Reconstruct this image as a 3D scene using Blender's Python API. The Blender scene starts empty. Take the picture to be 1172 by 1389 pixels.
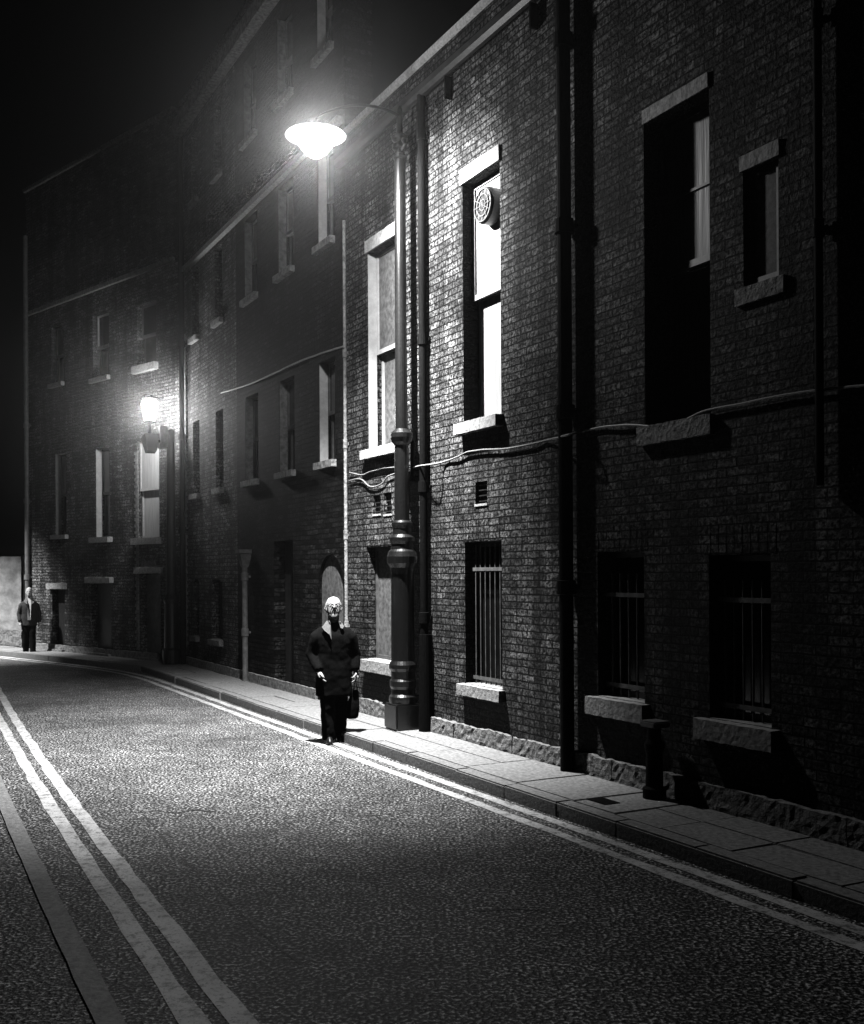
import bpy, bmesh, math, random
from mathutils import Vector, Matrix, noise
random.seed(7)
C = bpy.context.scene.collection
sc = bpy.context.scene
# ------------------------------------------------------------------ camera, world, exposure
F, CX, HY, ROLL, EYE = 1450.0, 586.0, 777.0, math.radians(0.35), 2.05
cam_d = bpy.data.cameras.new('camera'); cam = bpy.data.objects.new('camera', cam_d); C.objects.link(cam)
cam_d.sensor_fit = 'HORIZONTAL'; cam_d.sensor_width = 36.0; cam_d.lens = 36.0*F/1172.0
cam_d.shift_y = (HY-694.5)/1172.0
cam_d.clip_start = 0.05; cam_d.clip_end = 500
cam.matrix_world = Matrix.Translation((0, 0, EYE)) @ Matrix.Rotation(math.radians(90), 4, 'X') @ Matrix.Rotation(-ROLL, 4, 'Z')
sc.camera = cam
w = bpy.data.worlds.new('World'); sc.world = w; w.use_nodes = True
w.node_tree.nodes['Background'].inputs[0].default_value = (0.5, 0.5, 0.5, 1)
w.node_tree.nodes['Background'].inputs[1].default_value = 0.0001      # night sky
sc.view_settings.view_transform = 'Standard'; sc.view_settings.look = 'None'
sc.view_settings.exposure = 0; sc.view_settings.gamma = 1
sc.cycles.use_denoising = True
sc.cycles.max_bounces = 5; sc.cycles.diffuse_bounces = 0; sc.cycles.glossy_bounces = 2
sc.cycles.volume_bounces = 0; sc.cycles.transparent_max_bounces = 8
sc.cycles.sample_clamp_indirect = 3.0
LAMP_POINT, LAMP_SPOT, LAMP2, ADDED_LAMP3 = 360.0, 8600.0, 330.0, 7000.0

# ------------------------------------------------------------------ pixel rays of the photograph -> real places
def ray(px, py):
    u, v = px-CX, HY-py
    return ((u*math.cos(ROLL)+v*math.sin(ROLL))/F, (-u*math.sin(ROLL)+v*math.cos(ROLL))/F)
def ground(px, py, z=0.0):
    a, b = ray(px, py); d = (z-EYE)/b
    return Vector((a*d, d, z))
class Frame:      # facade frame: local x along the wall to the right, y into the wall, z up
    def __init__(s, ox, oy, ang):
        s.o = Vector((ox, oy, 0)); s.ang = ang
        s.ex = Vector((math.cos(ang), math.sin(ang), 0)); s.ey = Vector((-math.sin(ang), math.cos(ang), 0))
    def at(s, px, py, off=0.0):       # -> local (x, z) where the ray meets plane y=off
        a, b = ray(px, py); r = Vector((a, 1, 0))
        d = (off+s.o.dot(s.ey))/r.dot(s.ey)
        p = r*d
        return ((p-s.o).dot(s.ex), EYE+b*d)
    def X(s, px, py=600, off=0.0): return s.at(px, py, off)[0]
    def Z(s, px, py, off=0.0): return s.at(px, py, off)[1]
    def w(s, x, y, z=0.0): return s.o + s.ex*x + s.ey*y + Vector((0, 0, z))
    def loc(s, p): q = p-s.o; return q.dot(s.ex), q.dot(s.ey)
TH = math.atan(766/F)
FA = Frame(6.89, 0, -(math.pi/2-TH))
XB = FA.X(250, 700)                       # where the street bends
pb = FA.w(XB, 0)
FB = Frame(pb.x, pb.y, -math.radians(44))
Z0 = 0.12

# ------------------------------------------------------------------ materials
def nt(name):
    m = bpy.data.materials.new(name); m.use_nodes = True
    t = m.node_tree; b = t.nodes['Principled BSDF']; return m, t, b
def N(t, k, **kw):
    n = t.nodes.new(k)
    for a, v in kw.items(): setattr(n, a, v)
    return n
def ramp(t, src, p0, c0, p1, c1, extra=()):
    r = N(t, 'ShaderNodeValToRGB'); e = r.color_ramp.elements
    e[0].position = p0; e[0].color = (c0, c0, c0, 1); e[1].position = p1; e[1].color = (c1, c1, c1, 1)
    for p, c in extra: q = e.new(p); q.color = (c, c, c, 1)
    t.links.new(src, r.inputs[0]); return r
def noise_n(t, vec, scale, detail=4, rough=.6):
    n = N(t, 'ShaderNodeTexNoise'); n.inputs['Scale'].default_value = scale; n.inputs['Detail'].default_value = detail
    n.inputs['Roughness'].default_value = rough; t.links.new(vec, n.inputs['Vector']); return n
def mul(t, a, b, blend='MULTIPLY', fac=1.0):
    m = N(t, 'ShaderNodeMix', data_type='RGBA', blend_type=blend); m.inputs['Factor'].default_value = fac
    t.links.new(a, m.inputs['A']); t.links.new(b, m.inputs['B']); return m.outputs['Result']
def bump(t, b, h, strength, dist, prev=None):
    n = N(t, 'ShaderNodeBump'); n.inputs['Strength'].default_value = strength; n.inputs['Distance'].default_value = dist
    t.links.new(h, n.inputs['Height'])
    if prev: t.links.new(prev.outputs[0], n.inputs['Normal'])
    t.links.new(n.outputs[0], b.inputs['Normal']); return n
def simple(name, c0, c1, scale, rough=.7, bd=.004, metal=0.0, detail=5, spec=.5, bs=.8):
    m, t, b = nt(name); tc = N(t, 'ShaderNodeTexCoord').outputs['Object']
    n = noise_n(t, tc, scale, detail, .65); r = ramp(t, n.outputs['Fac'], .35, c0, .65, c1)
    t.links.new(r.outputs[0], b.inputs['Base Color']); b.inputs['Roughness'].default_value = rough
    b.inputs['Metallic'].default_value = metal; b.inputs['Specular IOR Level'].default_value = spec
    if bd: bump(t, b, n.outputs['Fac'], bs, bd)
    return m
def brick(name, lo, hi, mortar, rough_bump=1.0, stain=.65, spec=.12):
    m, t, b = nt(name); tc = N(t, 'ShaderNodeTexCoord').outputs['Object']
    sp = N(t, 'ShaderNodeSeparateXYZ'); t.links.new(tc, sp.inputs[0])
    ad = N(t, 'ShaderNodeMath', operation='ADD'); t.links.new(sp.outputs[0], ad.inputs[0]); t.links.new(sp.outputs[1], ad.inputs[1])
    cb = N(t, 'ShaderNodeCombineXYZ'); t.links.new(ad.outputs[0], cb.inputs[0]); t.links.new(sp.outputs[2], cb.inputs[1])
    wob = noise_n(t, tc, 7, 2); off = N(t, 'ShaderNodeVectorMath', operation='MULTIPLY_ADD')
    off.inputs[1].default_value = (.022, .022, 0); t.links.new(wob.outputs['Color'], off.inputs[0]); t.links.new(cb.outputs[0], off.inputs[2])
    br = N(t, 'ShaderNodeTexBrick'); t.links.new(off.outputs[0], br.inputs['Vector'])
    for k, v in (('Scale', 1), ('Mortar Size', .009), ('Mortar Smooth', .35), ('Bias', -.1), ('Brick Width', .225), ('Row Height', .076)):
        br.inputs[k].default_value = v
    br.inputs['Color1'].default_value = (lo,)*3+(1,); br.inputs['Color2'].default_value = (hi,)*3+(1,)
    br.inputs['Mortar'].default_value = (mortar,)*3+(1,)
    n1 = noise_n(t, tc, 26, 4, .7); r1 = ramp(t, n1.outputs['Fac'], .42, .05, .62, 2.0)
    n2 = noise_n(t, tc, 1.3, 4, .6); r2 = ramp(t, n2.outputs['Fac'], .3, 1-stain, .65, 1.15)
    mp = N(t, 'ShaderNodeMapping'); mp.inputs['Scale'].default_value = (1, 1, .12); t.links.new(tc, mp.inputs['Vector'])
    n3 = noise_n(t, mp.outputs[0], 3.2, 5, .65); r3 = ramp(t, n3.outputs['Fac'], .36, .35, .6, 1.15)
    n4 = noise_n(t, cb.outputs[0], 9, 2, .5); r4 = ramp(t, n4.outputs['Fac'], .3, .5, .7, 1.5)
    c = mul(t, br.outputs['Color'], r1.outputs[0]); c = mul(t, c, r2.outputs[0]); c = mul(t, mul(t, c, r3.outputs[0]), r4.outputs[0])
    t.links.new(c, b.inputs['Base Color']); b.inputs['Roughness'].default_value = .72; b.inputs['Specular IOR Level'].default_value = spec
    inv = N(t, 'ShaderNodeMath', operation='SUBTRACT'); inv.inputs[0].default_value = 1; t.links.new(br.outputs['Fac'], inv.inputs[1])
    b1 = bump(t, b, inv.outputs[0], 1.0, .012*rough_bump)
    bump(t, b, n1.outputs['Fac'], 1.0, .016*rough_bump, b1)
    return m
M = {}
M['brick'] = brick('weathered_brick', .075, .20, .006, 1.4)
M['near_black_brick'] = brick('near_black_brick', .004, .040, .001, 1.6, spec=.08)  # near-black brick, far darker than the neighbouring walls
M['far_brick'] = brick('far_brick', .12, .34, .015, 1.8)
M['stone'] = simple('pale_stone', .35, .7, 22, .8, .012)
M['plinth'] = simple('rough_plinth_stone', .16, .5, 16, .85, .03, bs=1)
M['pale_paint'] = simple('pale_paint', .55, .75, 9, .5, .002)
M['grey_paint'] = simple('grey_paint', .10, .2, 9, .5, .002)
M['worn_paint'] = simple('worn_paint', .10, .3, 14, .6, .003)
M['dark_paint'] = simple('dark_paint', .02, .045, 12, .45, .002)
M['iron'] = simple('black_iron', .003, .008, 30, .7, .003, 0, spec=.05)
M['post_iron'] = simple('lamp_post_paint', .005, .011, 30, .33, .002, 0, spec=.6)
M['glass'] = simple('dark_glass', .004, .010, 2, .12, 0, spec=.5)
def curtain():
    m, t, b = nt('net_curtain'); tc = N(t, 'ShaderNodeTexCoord').outputs['Object']
    mp = N(t, 'ShaderNodeMapping'); mp.inputs['Scale'].default_value = (1, 1, .06); t.links.new(tc, mp.inputs['Vector'])
    n = noise_n(t, mp.outputs[0], 28, 3, .6); r_ = ramp(t, n.outputs['Fac'], .35, .5, .6, .68); t.links.new(r_.outputs[0], b.inputs['Base Color'])
    b.inputs['Roughness'].default_value = .5; bump(t, b, n.outputs['Fac'], .8, .007); return m
M['pale_pane'] = curtain()
M['board'] = simple('weathered_board', .08, .24, 14, .7, .004)
M['lead'] = simple('grey_lead', .1, .22, 12, .6, .004)
M['cable'] = simple('grey_cable', .25, .45, 30, .5, .002)
M['coat'] = simple('dark_wool', .005, .011, 60, .95, .002, spec=.04)
M['jacket'] = simple('dark_jacket', .03, .06, 60, .85, .002, spec=.2)
M['collar'] = simple('grey_collar_cloth', .16, .26, 60, .85, .002, spec=.2)
M['shirt'] = simple('pale_shirt', .6, .75, 40, .8, .002)
M['skin'] = simple('skin', .48, .6, 50, .6, .001, spec=.3)
M['hair'] = simple('white_hair', .55, .8, 120, .7, .004)
M['lit_chin'] = simple('lit_chin_grey', .2, .42, 120, .8, .004)
M['shoe'] = simple('black_leather', .008, .02, 40, .35, .001)
M['hoarding'] = simple('streaked_pale_render', .25, .62, 3, .8, .01)

def asphalt():
    m, t, b = nt('asphalt'); tc = N(t, 'ShaderNodeTexCoord').outputs['Object']
    n1 = noise_n(t, tc, 42, 2, .55); r1 = ramp(t, n1.outputs['Fac'], .45, .018, .62, .85, ((.54, .17),))
    v = N(t, 'ShaderNodeTexVoronoi'); v.inputs['Scale'].default_value = 75; t.links.new(tc, v.inputs['Vector'])
    r3 = ramp(t, v.outputs['Color'], .25, .45, .8, 1.5)
    n2 = noise_n(t, tc, .55, 4, .55); r2 = ramp(t, n2.outputs['Fac'], .3, .55, .7, 1.3)
    n4 = noise_n(t, tc, 3.5, 5, .7); r4 = ramp(t, n4.outputs['Fac'], .35, .6, .62, 1.2)
    c = mul(t, mul(t, mul(t, r1.outputs[0], r2.outputs[0]), r3.outputs[0]), r4.outputs[0])
    t.links.new(c, b.inputs['Base Color'])
    b.inputs['Roughness'].default_value = .55; b.inputs['Specular IOR Level'].default_value = .22
    b1 = bump(t, b, v.outputs['Distance'], .5, .005)
    bump(t, b, n1.outputs['Fac'], .9, .012, b1)
    return m
M['asphalt'] = asphalt()
def paint():
    m, t, b = nt('worn_road_paint'); tc = N(t, 'ShaderNodeTexCoord').outputs['Object']
    n1 = noise_n(t, tc, 38, 4, .65); r1 = ramp(t, n1.outputs['Fac'], .30, .25, .46, .9)
    n2 = noise_n(t, tc, 2.2, 4, .6); r2 = ramp(t, n2.outputs['Fac'], .3, .7, .7, 1.1)
    n3 = noise_n(t, tc, 11, 6, .75); r3 = ramp(t, n3.outputs['Fac'], .38, .3, .5, 1.05)
    t.links.new(mul(t, mul(t, r1.outputs[0], r2.outputs[0]), r3.outputs[0]), b.inputs['Base Color']); b.inputs['Roughness'].default_value = .5
    bump(t, b, n1.outputs['Fac'], .8, .006); return m
M['paint'] = paint()
M['flag'] = simple('flagstone', .2, .5, 26, .65, .010, detail=8)
M['kerbstone'] = simple('granite_kerb', .2, .45, 30, .6, .008)
M['tar'] = simple('tar_seam', .008, .015, 30, .6, .004)

# ------------------------------------------------------------------ mesh helpers
def link(o, parent=None):
    C.objects.link(o)
    if parent is not None: o.parent = parent
    return o
def obj(name, bm, mat, parent=None, smooth=False):
    me = bpy.data.meshes.new(name); bm.to_mesh(me); bm.free()
    me.materials.append(M[mat])
    if smooth:
        for p in me.polygons: p.use_smooth = True
    return link(bpy.data.objects.new(name, me), parent)
def tag(o, label=None, cat=None, group=None, kind=None):
    for k, v in (('label', label), ('category', cat), ('group', group), ('kind', kind)):
        if v: o[k] = v
    return o
def empty(name, loc=(0, 0, 0), rz=0.0, parent=None):
    o = bpy.data.objects.new(name, None); link(o, parent); o.location = loc; o.rotation_euler = (0, 0, rz); o.empty_display_size = .2
    return o
def box(bm, x0, x1, y0, y1, z0, z1, jit=0.0, mat=None):
    vs = []
    for z in (z0, z1):
        for (x, y) in ((x0, y0), (x1, y0), (x1, y1), (x0, y1)):
            p = Vector((x+random.uniform(-jit, jit), y+random.uniform(-jit, jit), z+random.uniform(-jit, jit)))
            vs.append(bm.verts.new(mat @ p if mat else p))
    for f in ((0, 3, 2, 1), (4, 5, 6, 7), (0, 1, 5, 4), (1, 2, 6, 5), (2, 3, 7, 6), (3, 0, 4, 7)):
        bm.faces.new([vs[i] for i in f])
def bbox(*a, bev=.006, **k):
    bm = bmesh.new(); box(bm, *a, **k)
    if bev: bmesh.ops.bevel(bm, geom=bm.edges[:], offset=bev, segments=2, affect='EDGES')
    return bm
def rough_box(x0, x1, y0, y1, z0, z1, step=.06, amp=.012, fr=9, bev=0):
    """a hand-cut stone block: box subdivided and worn by noise"""
    bm = bmesh.new(); box(bm, x0, x1, y0, y1, z0, z1)
    for ax, (a, b) in enumerate(((x0, x1), (y0, y1), (z0, z1))):
        n = int((b-a)/step)
        for i in range(1, n):
            co = [0, 0, 0]; co[ax] = a+(b-a)*i/n; no = [0, 0, 0]; no[ax] = 1
            bmesh.ops.bisect_plane(bm, geom=bm.verts[:]+bm.edges[:]+bm.faces[:], plane_co=co, plane_no=no)
    for v in bm.verts:
        q = noise.noise_vector(v.co*fr+Vector((3.1, 7.7, 1.3)))*amp + noise.noise_vector(v.co*fr*3)*amp*.4
        q.y = abs(q.y)*(1 if v.co.y < (y0+y1)/2 else 0)          # the back stays on the wall
        v.co += q
    return bm
def tube(bm, pts, rads, seg=10, flat=1.0, caps=True):
    """tapered tube along pts; flat squashes the second cross axis"""
    pts = [Vector(p) for p in pts]; rings = []; s = None
    for i, p in enumerate(pts):
        d = (pts[min(i+1, len(pts)-1)]-pts[max(i-1, 0)]).normalized()
        if s is None:
            s = d.cross(Vector((0, 0, 1)) if abs(d.z) < .9 else Vector((0, 1, 0))).normalized()
        else: s = (s-d*s.dot(d)).normalized()
        t2 = s.cross(d).normalized()
        r = rads[i] if isinstance(rads, (list, tuple)) else rads
        rings.append([bm.verts.new(p+s*r*math.cos(q)+t2*r*flat*math.sin(q)) for q in (2*math.pi*k/seg for k in range(seg))])
    for a, b in zip(rings, rings[1:]):
        for k in range(seg): bm.faces.new((a[k], a[(k+1) % seg], b[(k+1) % seg], b[k]))
    if caps:
        bm.faces.new(list(reversed(rings[0]))); bm.faces.new(rings[-1])
def lathe(bm, prof, seg=24, cx=0, cy=0, square=0):
    """prof: (r, z) list, closed at both ends"""
    rings = []
    for r, z in prof:
        rings.append([bm.verts.new((cx+r*math.cos(2*math.pi*k/seg), cy+r*math.sin(2*math.pi*k/seg), z)) for k in range(seg)])
    for a, b in zip(rings, rings[1:]):
        for k in range(seg): bm.faces.new((a[k], a[(k+1) % seg], b[(k+1) % seg], b[k]))
    bm.faces.new(list(reversed(rings[0]))); bm.faces.new(rings[-1])
def loft(bm, rings, seg=20, power=2.0):
    """rings: (cx, cy, z, rx, ry)"""
    R = []
    for cx, cy, z, rx, ry in rings:
        ring = []
        for k in range(seg):
            q = 2*math.pi*k/seg; c, s = math.cos(q), math.sin(q)
            ring.append(bm.verts.new((cx+rx*math.copysign(abs(c)**(2/power), c), cy+ry*math.copysign(abs(s)**(2/power), s), z)))
        R.append(ring)
    for a, b in zip(R, R[1:]):
        for k in range(seg): bm.faces.new((a[k], a[(k+1) % seg], b[(k+1) % seg], b[k]))
    bm.faces.new(list(reversed(R[0]))); bm.faces.new(R[-1])

def wall_mesh(x0, x1, z0, z1, holes, thick=.45, arch=()):
    """one wall mesh with real openings; holes: (x0,x1,z0,z1)"""
    xs = sorted({x0, x1, *[h[0] for h in holes], *[h[1] for h in holes]}); zs = sorted({z0, z1, *[h[2] for h in holes], *[h[3] for h in holes]})
    xs = [x for x in xs if x0 <= x <= x1]; zs = [z for z in zs if z0 <= z <= z1]
    bm = bmesh.new(); V = {}
    def v(i, j, k):
        if (i, j, k) not in V: V[(i, j, k)] = bm.verts.new((xs[i], k*thick, zs[j]))
        return V[(i, j, k)]
    def solid(i, j):
        if not (0 <= i < len(xs)-1 and 0 <= j < len(zs)-1): return False
        cx, cz = (xs[i]+xs[i+1])/2, (zs[j]+zs[j+1])/2
        return not any(h[0] < cx < h[1] and h[2] < cz < h[3] for h in holes)
    for i in range(len(xs)-1):
        for j in range(len(zs)-1):
            if not solid(i, j): continue
            bm.faces.new((v(i, j, 0), v(i+1, j, 0), v(i+1, j+1, 0), v(i, j+1, 0)))
            bm.faces.new((v(i, j+1, 1), v(i+1, j+1, 1), v(i+1, j, 1), v(i, j, 1)))
            if not solid(i-1, j): bm.faces.new((v(i, j, 1), v(i, j, 0), v(i, j+1, 0), v(i, j+1, 1)))
            if not solid(i+1, j): bm.faces.new((v(i+1, j, 0), v(i+1, j, 1), v(i+1, j+1, 1), v(i+1, j+1, 0)))
            if not solid(i, j-1): bm.faces.new((v(i, j, 1), v(i+1, j, 1), v(i+1, j, 0), v(i, j, 0)))
            if not solid(i, j+1): bm.faces.new((v(i, j+1, 0), v(i+1, j+1, 0), v(i+1, j+1, 1), v(i, j+1, 1)))
    return bm
def sash(x0, x1, z0, z1, y, fw=.05, d=.05, mid=None, vert=0, horiz=()):
    """sash frame: stiles and rails butted end to end"""
    bm = bmesh.new()
    box(bm, x0, x0+fw, y, y+d, z0, z1); box(bm, x1-fw, x1, y, y+d, z0, z1)
    rails = [(z0, z0+fw*1.2), (z1-fw, z1)] + ([(mid-.025, mid+.025)] if mid else [])
    for a, b in rails: box(bm, x0+fw, x1-fw, y+.002, y+d-.002, a, b)
    rails.sort()
    for h in horiz: box(bm, x0+fw, x1-fw, y+.008, y+d-.01, h-.012, h+.012)
    if vert:
        for k in range(1, vert+1):
            xx = x0+fw+(x1-x0-2*fw)*k/(vert+1)
            for (a, b), (c, e) in zip(rails, rails[1:]): box(bm, xx-.011, xx+.011, y+.010, y+d-.012, b, c)
    return bm
def make_window(par, o, recess=.15, frame='pale_paint', pane='glass', mid=.5, low_recess=None, sill=None, lintel=None,
                low_pane=None, vert=0, horiz=(), bars=None, jamb=None, label=None):
    """o=(x0,x1,z0,z1). window (sash) > pane, sill, lintel, bars, reveal"""
    x0, x1, z0, z1 = o; g = .004
    zm = z0+(z1-z0)*mid if mid else None
    lr = low_recess if low_recess is not None else recess
    if mid:
        bm = sash(x0+g, x1-g, zm-.03, z1-g, recess, vert=vert, horiz=[h for h in horiz if h > zm])
        b2 = sash(x0+g, x1-g, z0+g, zm+.02, lr+.055, vert=vert, horiz=[h for h in horiz if h < zm])
        me = bpy.data.meshes.new('t'); b2.to_mesh(me); b2.free(); bm.from_mesh(me); bpy.data.meshes.remove(me)
    else:
        bm = sash(x0+g, x1-g, z0+g, z1-g, recess, vert=vert, horiz=horiz)
    wn = obj('window', bm, frame, par)
    if label: wn['label'] = label
    if mid:
        obj('pane', bbox(x0+.045, x1-.045, recess+.022, recess+.03, zm, z1-.04, bev=0), pane, wn)
        obj('pane', bbox(x0+.045, x1-.045, lr+.077, lr+.085, z0+.05, zm-.01, bev=0), low_pane or pane, wn)
    else:
        obj('pane', bbox(x0+.045, x1-.045, recess+.022, recess+.03, z0+.05, z1-.04, bev=0), pane, wn)
    if sill:
        over, out, h = sill[:3]; m = sill[3] if len(sill) > 3 else 'stone'
        obj('sill', rough_box(x0-over, x1+over, -out, -.002, z0-h, z0+.004, .035, .006, 14), m, wn, False)
        obj('sill_board', bbox(x0+g, x1-g, -.001, recess+.01, z0+.001, z0+.012, bev=0), m, wn)
    if lintel:
        over, out, h = lintel
        obj('lintel', rough_box(x0-over, x1+over, -out, -.002, z1-.002, z1+h, .05, .004), 'stone', wn, False)
    if jamb:
        bm = bmesh.new(); box(bm, x0+.001, x0+.012, .006, recess, z0+.012, z1-.002); box(bm, x1-.012, x1-.001, .006, recess, z0+.012, z1-.002)
        obj('reveal', bm, jamb, wn)
    if bars:
        n, yb, zb, zt, rails = bars
        bm = bmesh.new()
        for k in range(n):
            xx = x0+(x1-x0)*(k+.8)/(n+.6); tube(bm, [(xx, yb, zb), (xx, yb, zt)], .010, 8)
        for r in rails: box(bm, x0+.003, x1-.003, yb-.014, yb-.010, r-.02, r+.02)
        obj('window_bars', bm, 'lead', wn)
    return wn
def soldier(par, x0, x1, z0, z1, mat):
    bm = bmesh.new(); n = max(3, int((x1-x0)/.08)); wd = (x1-x0)/n
    for k in range(n): box(bm, x0+k*wd+.005, x0+(k+1)*wd-.005, -.003, .0-.001, z0, z1+random.uniform(-.004, .004), jit=.002)
    obj('brick_lintel', bm, mat, par)

# ------------------------------------------------------------------ ground: road, kerbs, pavements, markings
bm = bmesh.new(); box(bm, -70, 60, -12, 110, -.3, 0.0)
tag(obj('road', bm, 'asphalt'), kind='structure')
XR = FA.X(1172, 900)+6.0        # right end, out of frame
# mitre of an offset line at the bend: distance from the wall -> local x in each frame
half = (FB.ang-FA.ang)/2
def mit(off): return off*math.tan(half)            # how much each straight run changes at the bend
def line_pts(off, z):     # polyline at distance off from the wall, right -> left (far)
    return [FA.w(XR, -off, z), FA.w(XB+mit(off), -off, z), FB.w(-16, -off, z)]
def pavement(fr, x0, x1, name, seed):
    rnd = random.Random(seed); bm = bmesh.new(); x = x0
    while x < x1:
        L = rnd.choice((.55, .75, .9, .95)); xe = min(x+L, x1)
        split = rnd.random() < .35
        for (ya, yb) in (((-.835, -.42), (-.412, -.004)) if split else ((-.835, -.004),)):
            dz = rnd.uniform(-.006, .003); tl = rnd.uniform(-.006, .006)
            n = len(bm.verts); box(bm, x+.005, xe-.005, ya, yb, .0, Z0+dz)
            bm.verts.ensure_lookup_table()
            for v in bm.verts[n:]:
                if v.co.z > .05: v.co.z += tl*(1 if v.co.x > x+.1 else -1)*.5 + rnd.uniform(-.002, .002)
        x = xe
    bmesh.ops.bevel(bm, geom=[e for e in bm.edges if min(v.co.z for v in e.verts) > .05], offset=.008, segments=2, affect='EDGES')
    o = obj(name, bm, 'flag'); o.location = fr.o; o.rotation_euler = (0, 0, fr.ang); tag(o, kind='structure')
def kerb(fr, x0, x1, seed, y0=-1.0, y1=-.842, top=Z0+.004):
    rnd = random.Random(seed); bm = bmesh.new(); x = x0
    while x < x1:
        xe = min(x+rnd.uniform(.8, 1.1), x1); box(bm, x+.003, xe-.003, y0+rnd.uniform(-.008, .008), y1, -.05, top+rnd.uniform(-.005, .004)); x = xe
    bmesh.ops.bevel(bm, geom=[e for e in bm.edges if min(v.co.z for v in e.verts) > 0.02], offset=.014, segments=2, affect='EDGES')
    o = obj('kerb', bm, 'kerbstone'); o.location = fr.o; o.rotation_euler = (0, 0, fr.ang); tag(o, kind='structure')
pavement(FA, XB+mit(.42)+.0, XR, 'pavement', 3); pavement(FB, -16, -mit(.42), 'pavement', 4)
kerb(FA, XB+mit(1.0), XR, 5); kerb(FB, -16, -mit(1.0)+.02, 6)
bm = bmesh.new()
box(bm, XB, XR, -.84, .3, .0, Z0-.02); o = obj('pavement_bed', bm, 'tar'); o.location = FA.o; o.rotation_euler = (0, 0, FA.ang); tag(o, kind='structure')
bm = bmesh.new()
box(bm, -16, .35, -.84, .3, .0, Z0-.025); o = obj('pavement_bed', bm, 'tar'); o.location = FB.o; o.rotation_euler = (0, 0, FB.ang); tag(o, kind='structure')
def ribbon(pts, wd, z, step=.25, wob=.006, seed=0):
    """painted line: dense strip, with slightly ragged edges"""
    P = []
    for a, b in zip(pts, pts[1:]):
        n = max(1, int((b-a).length/step))
        P += [a+(b-a)*i/n for i in range(n)]
    P.append(pts[-1]); bm = bmesh.new(); prev = None
    for i, p in enumerate(P):
        d = (P[min(i+1, len(P)-1)]-P[max(i-1, 0)]); d.z = 0; d.normalize(); s = Vector((d.y, -d.x, 0))
        e1, e2 = (wob*noise.noise(p*2.3+Vector((seed, 0, 0))), wob*noise.noise(p*2.3+Vector((0, seed+9, 0))))
        a = bm.verts.new((p+s*(wd/2+e1)).to_3d()*1.0); b = bm.verts.new(p-s*(wd/2-e2)); a.co.z = b.co.z = z
        if prev: bm.faces.new((prev[0], a, b, prev[1]))
        prev = (a, b)
    return bm
def smooth_pts(off, z):
    a, b, c = line_pts(off, z); out = [a]
    p = b+(a-b).normalized()*2.2; q = b+(c-b).normalized()*2.2
    for k in range(9):
        t = k/8; out.append(p*(1-t)**2+b*2*t*(1-t)+q*t*t)
    out.append(c); return out
for k, off in enumerate((1.115, 1.325)):
    tag(obj('road_marking', ribbon(smooth_pts(off, 0), .105, .004, wob=.02, seed=k), 'paint'), kind='structure')
L1 = [ground(x, y) for x, y in ((420, 1510), (328, 1382), (271, 1311), (220, 1249), (154, 1162), (102, 1090), (31, 998), (8, 952))]
L2 = [ground(x, y) for x, y in ((345, 1500), (261, 1380), (225, 1331), (159, 1249), (97, 1136), (51, 1060), (5, 988))]
def fit(L, n=26):       # one smooth curve through the measured points
    import numpy as np
    y = np.array([p.y for p in L]); c = np.polyfit(y, np.array([p.x for p in L]), 2)
    return [Vector((float(np.polyval(c, t)), float(t), 0)) for t in np.linspace(y[0], y[-1], n)]
def ext(L):
    L = fit(L); d = (L[-1]-L[-3]).normalized()
    return L+[L[-1]+d*4, L[-1]+d*4+FB.ex*-12]
tag(obj('road_marking', ribbon(ext(L1), .115, .004, wob=.02, seed=5), 'paint'), kind='structure')
tag(obj('road_marking', ribbon(ext(L2), .115, .004, wob=.02, seed=6), 'paint'), kind='structure')
# left kerb (flush granite strip) and left footway
K = [ground(x, y, .03) for x, y in ((215, 1500), (143, 1382), (112, 1311), (75, 1220), (22, 1125), (5, 1080))]
tag(obj('kerb', ribbon(ext(K), .125, .012, wob=.008, seed=8), 'kerbstone'), kind='structure')
# tar seams of an old road repair
tag(obj('road_seam', ribbon([ground(x, y) for x, y in ((188, 1103), (215, 1101), (240, 1103), (262, 1099), (292, 1102))], .03, .003, .05, .03, 2), 'tar'), kind='structure')
tag(obj('road_seam', ribbon([ground(x, y) for x, y in ((196, 1106), (232, 1150), (262, 1180), (300, 1212), (350, 1262), (410, 1312))], .008, .003, .05, .016, 3), 'tar'), kind='structure')
tag(obj('road_seam', ribbon([ground(x, y) for x, y in ((380, 1118), (460, 1108), (540, 1105), (610, 1108))], .006, .003, .05, .014, 4), 'tar'), kind='structure')

tag(obj('road_seam', ribbon([ground(x, y) for x, y in ((650, 1236), (700, 1233), (745, 1237), (790, 1240))], .012, .003, .05, .016, 6), 'tar'), kind='structure')
p = ground(818, 1087, Z0); lx_, ly_ = FA.loc(p)
uc = obj('pavement_hollow_plate', bbox(-.14, .14, -.08, .08, Z0-.02, Z0+.008, bev=.006), 'iron'); uc.location = FA.w(lx_, ly_); uc.rotation_euler = (0, 0, FA.ang)  # dark plate put in where the pavement has a dark hollow
tag(uc, 'small dark plate in place of a dark hollow in the pavement slabs', 'cover')
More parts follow.
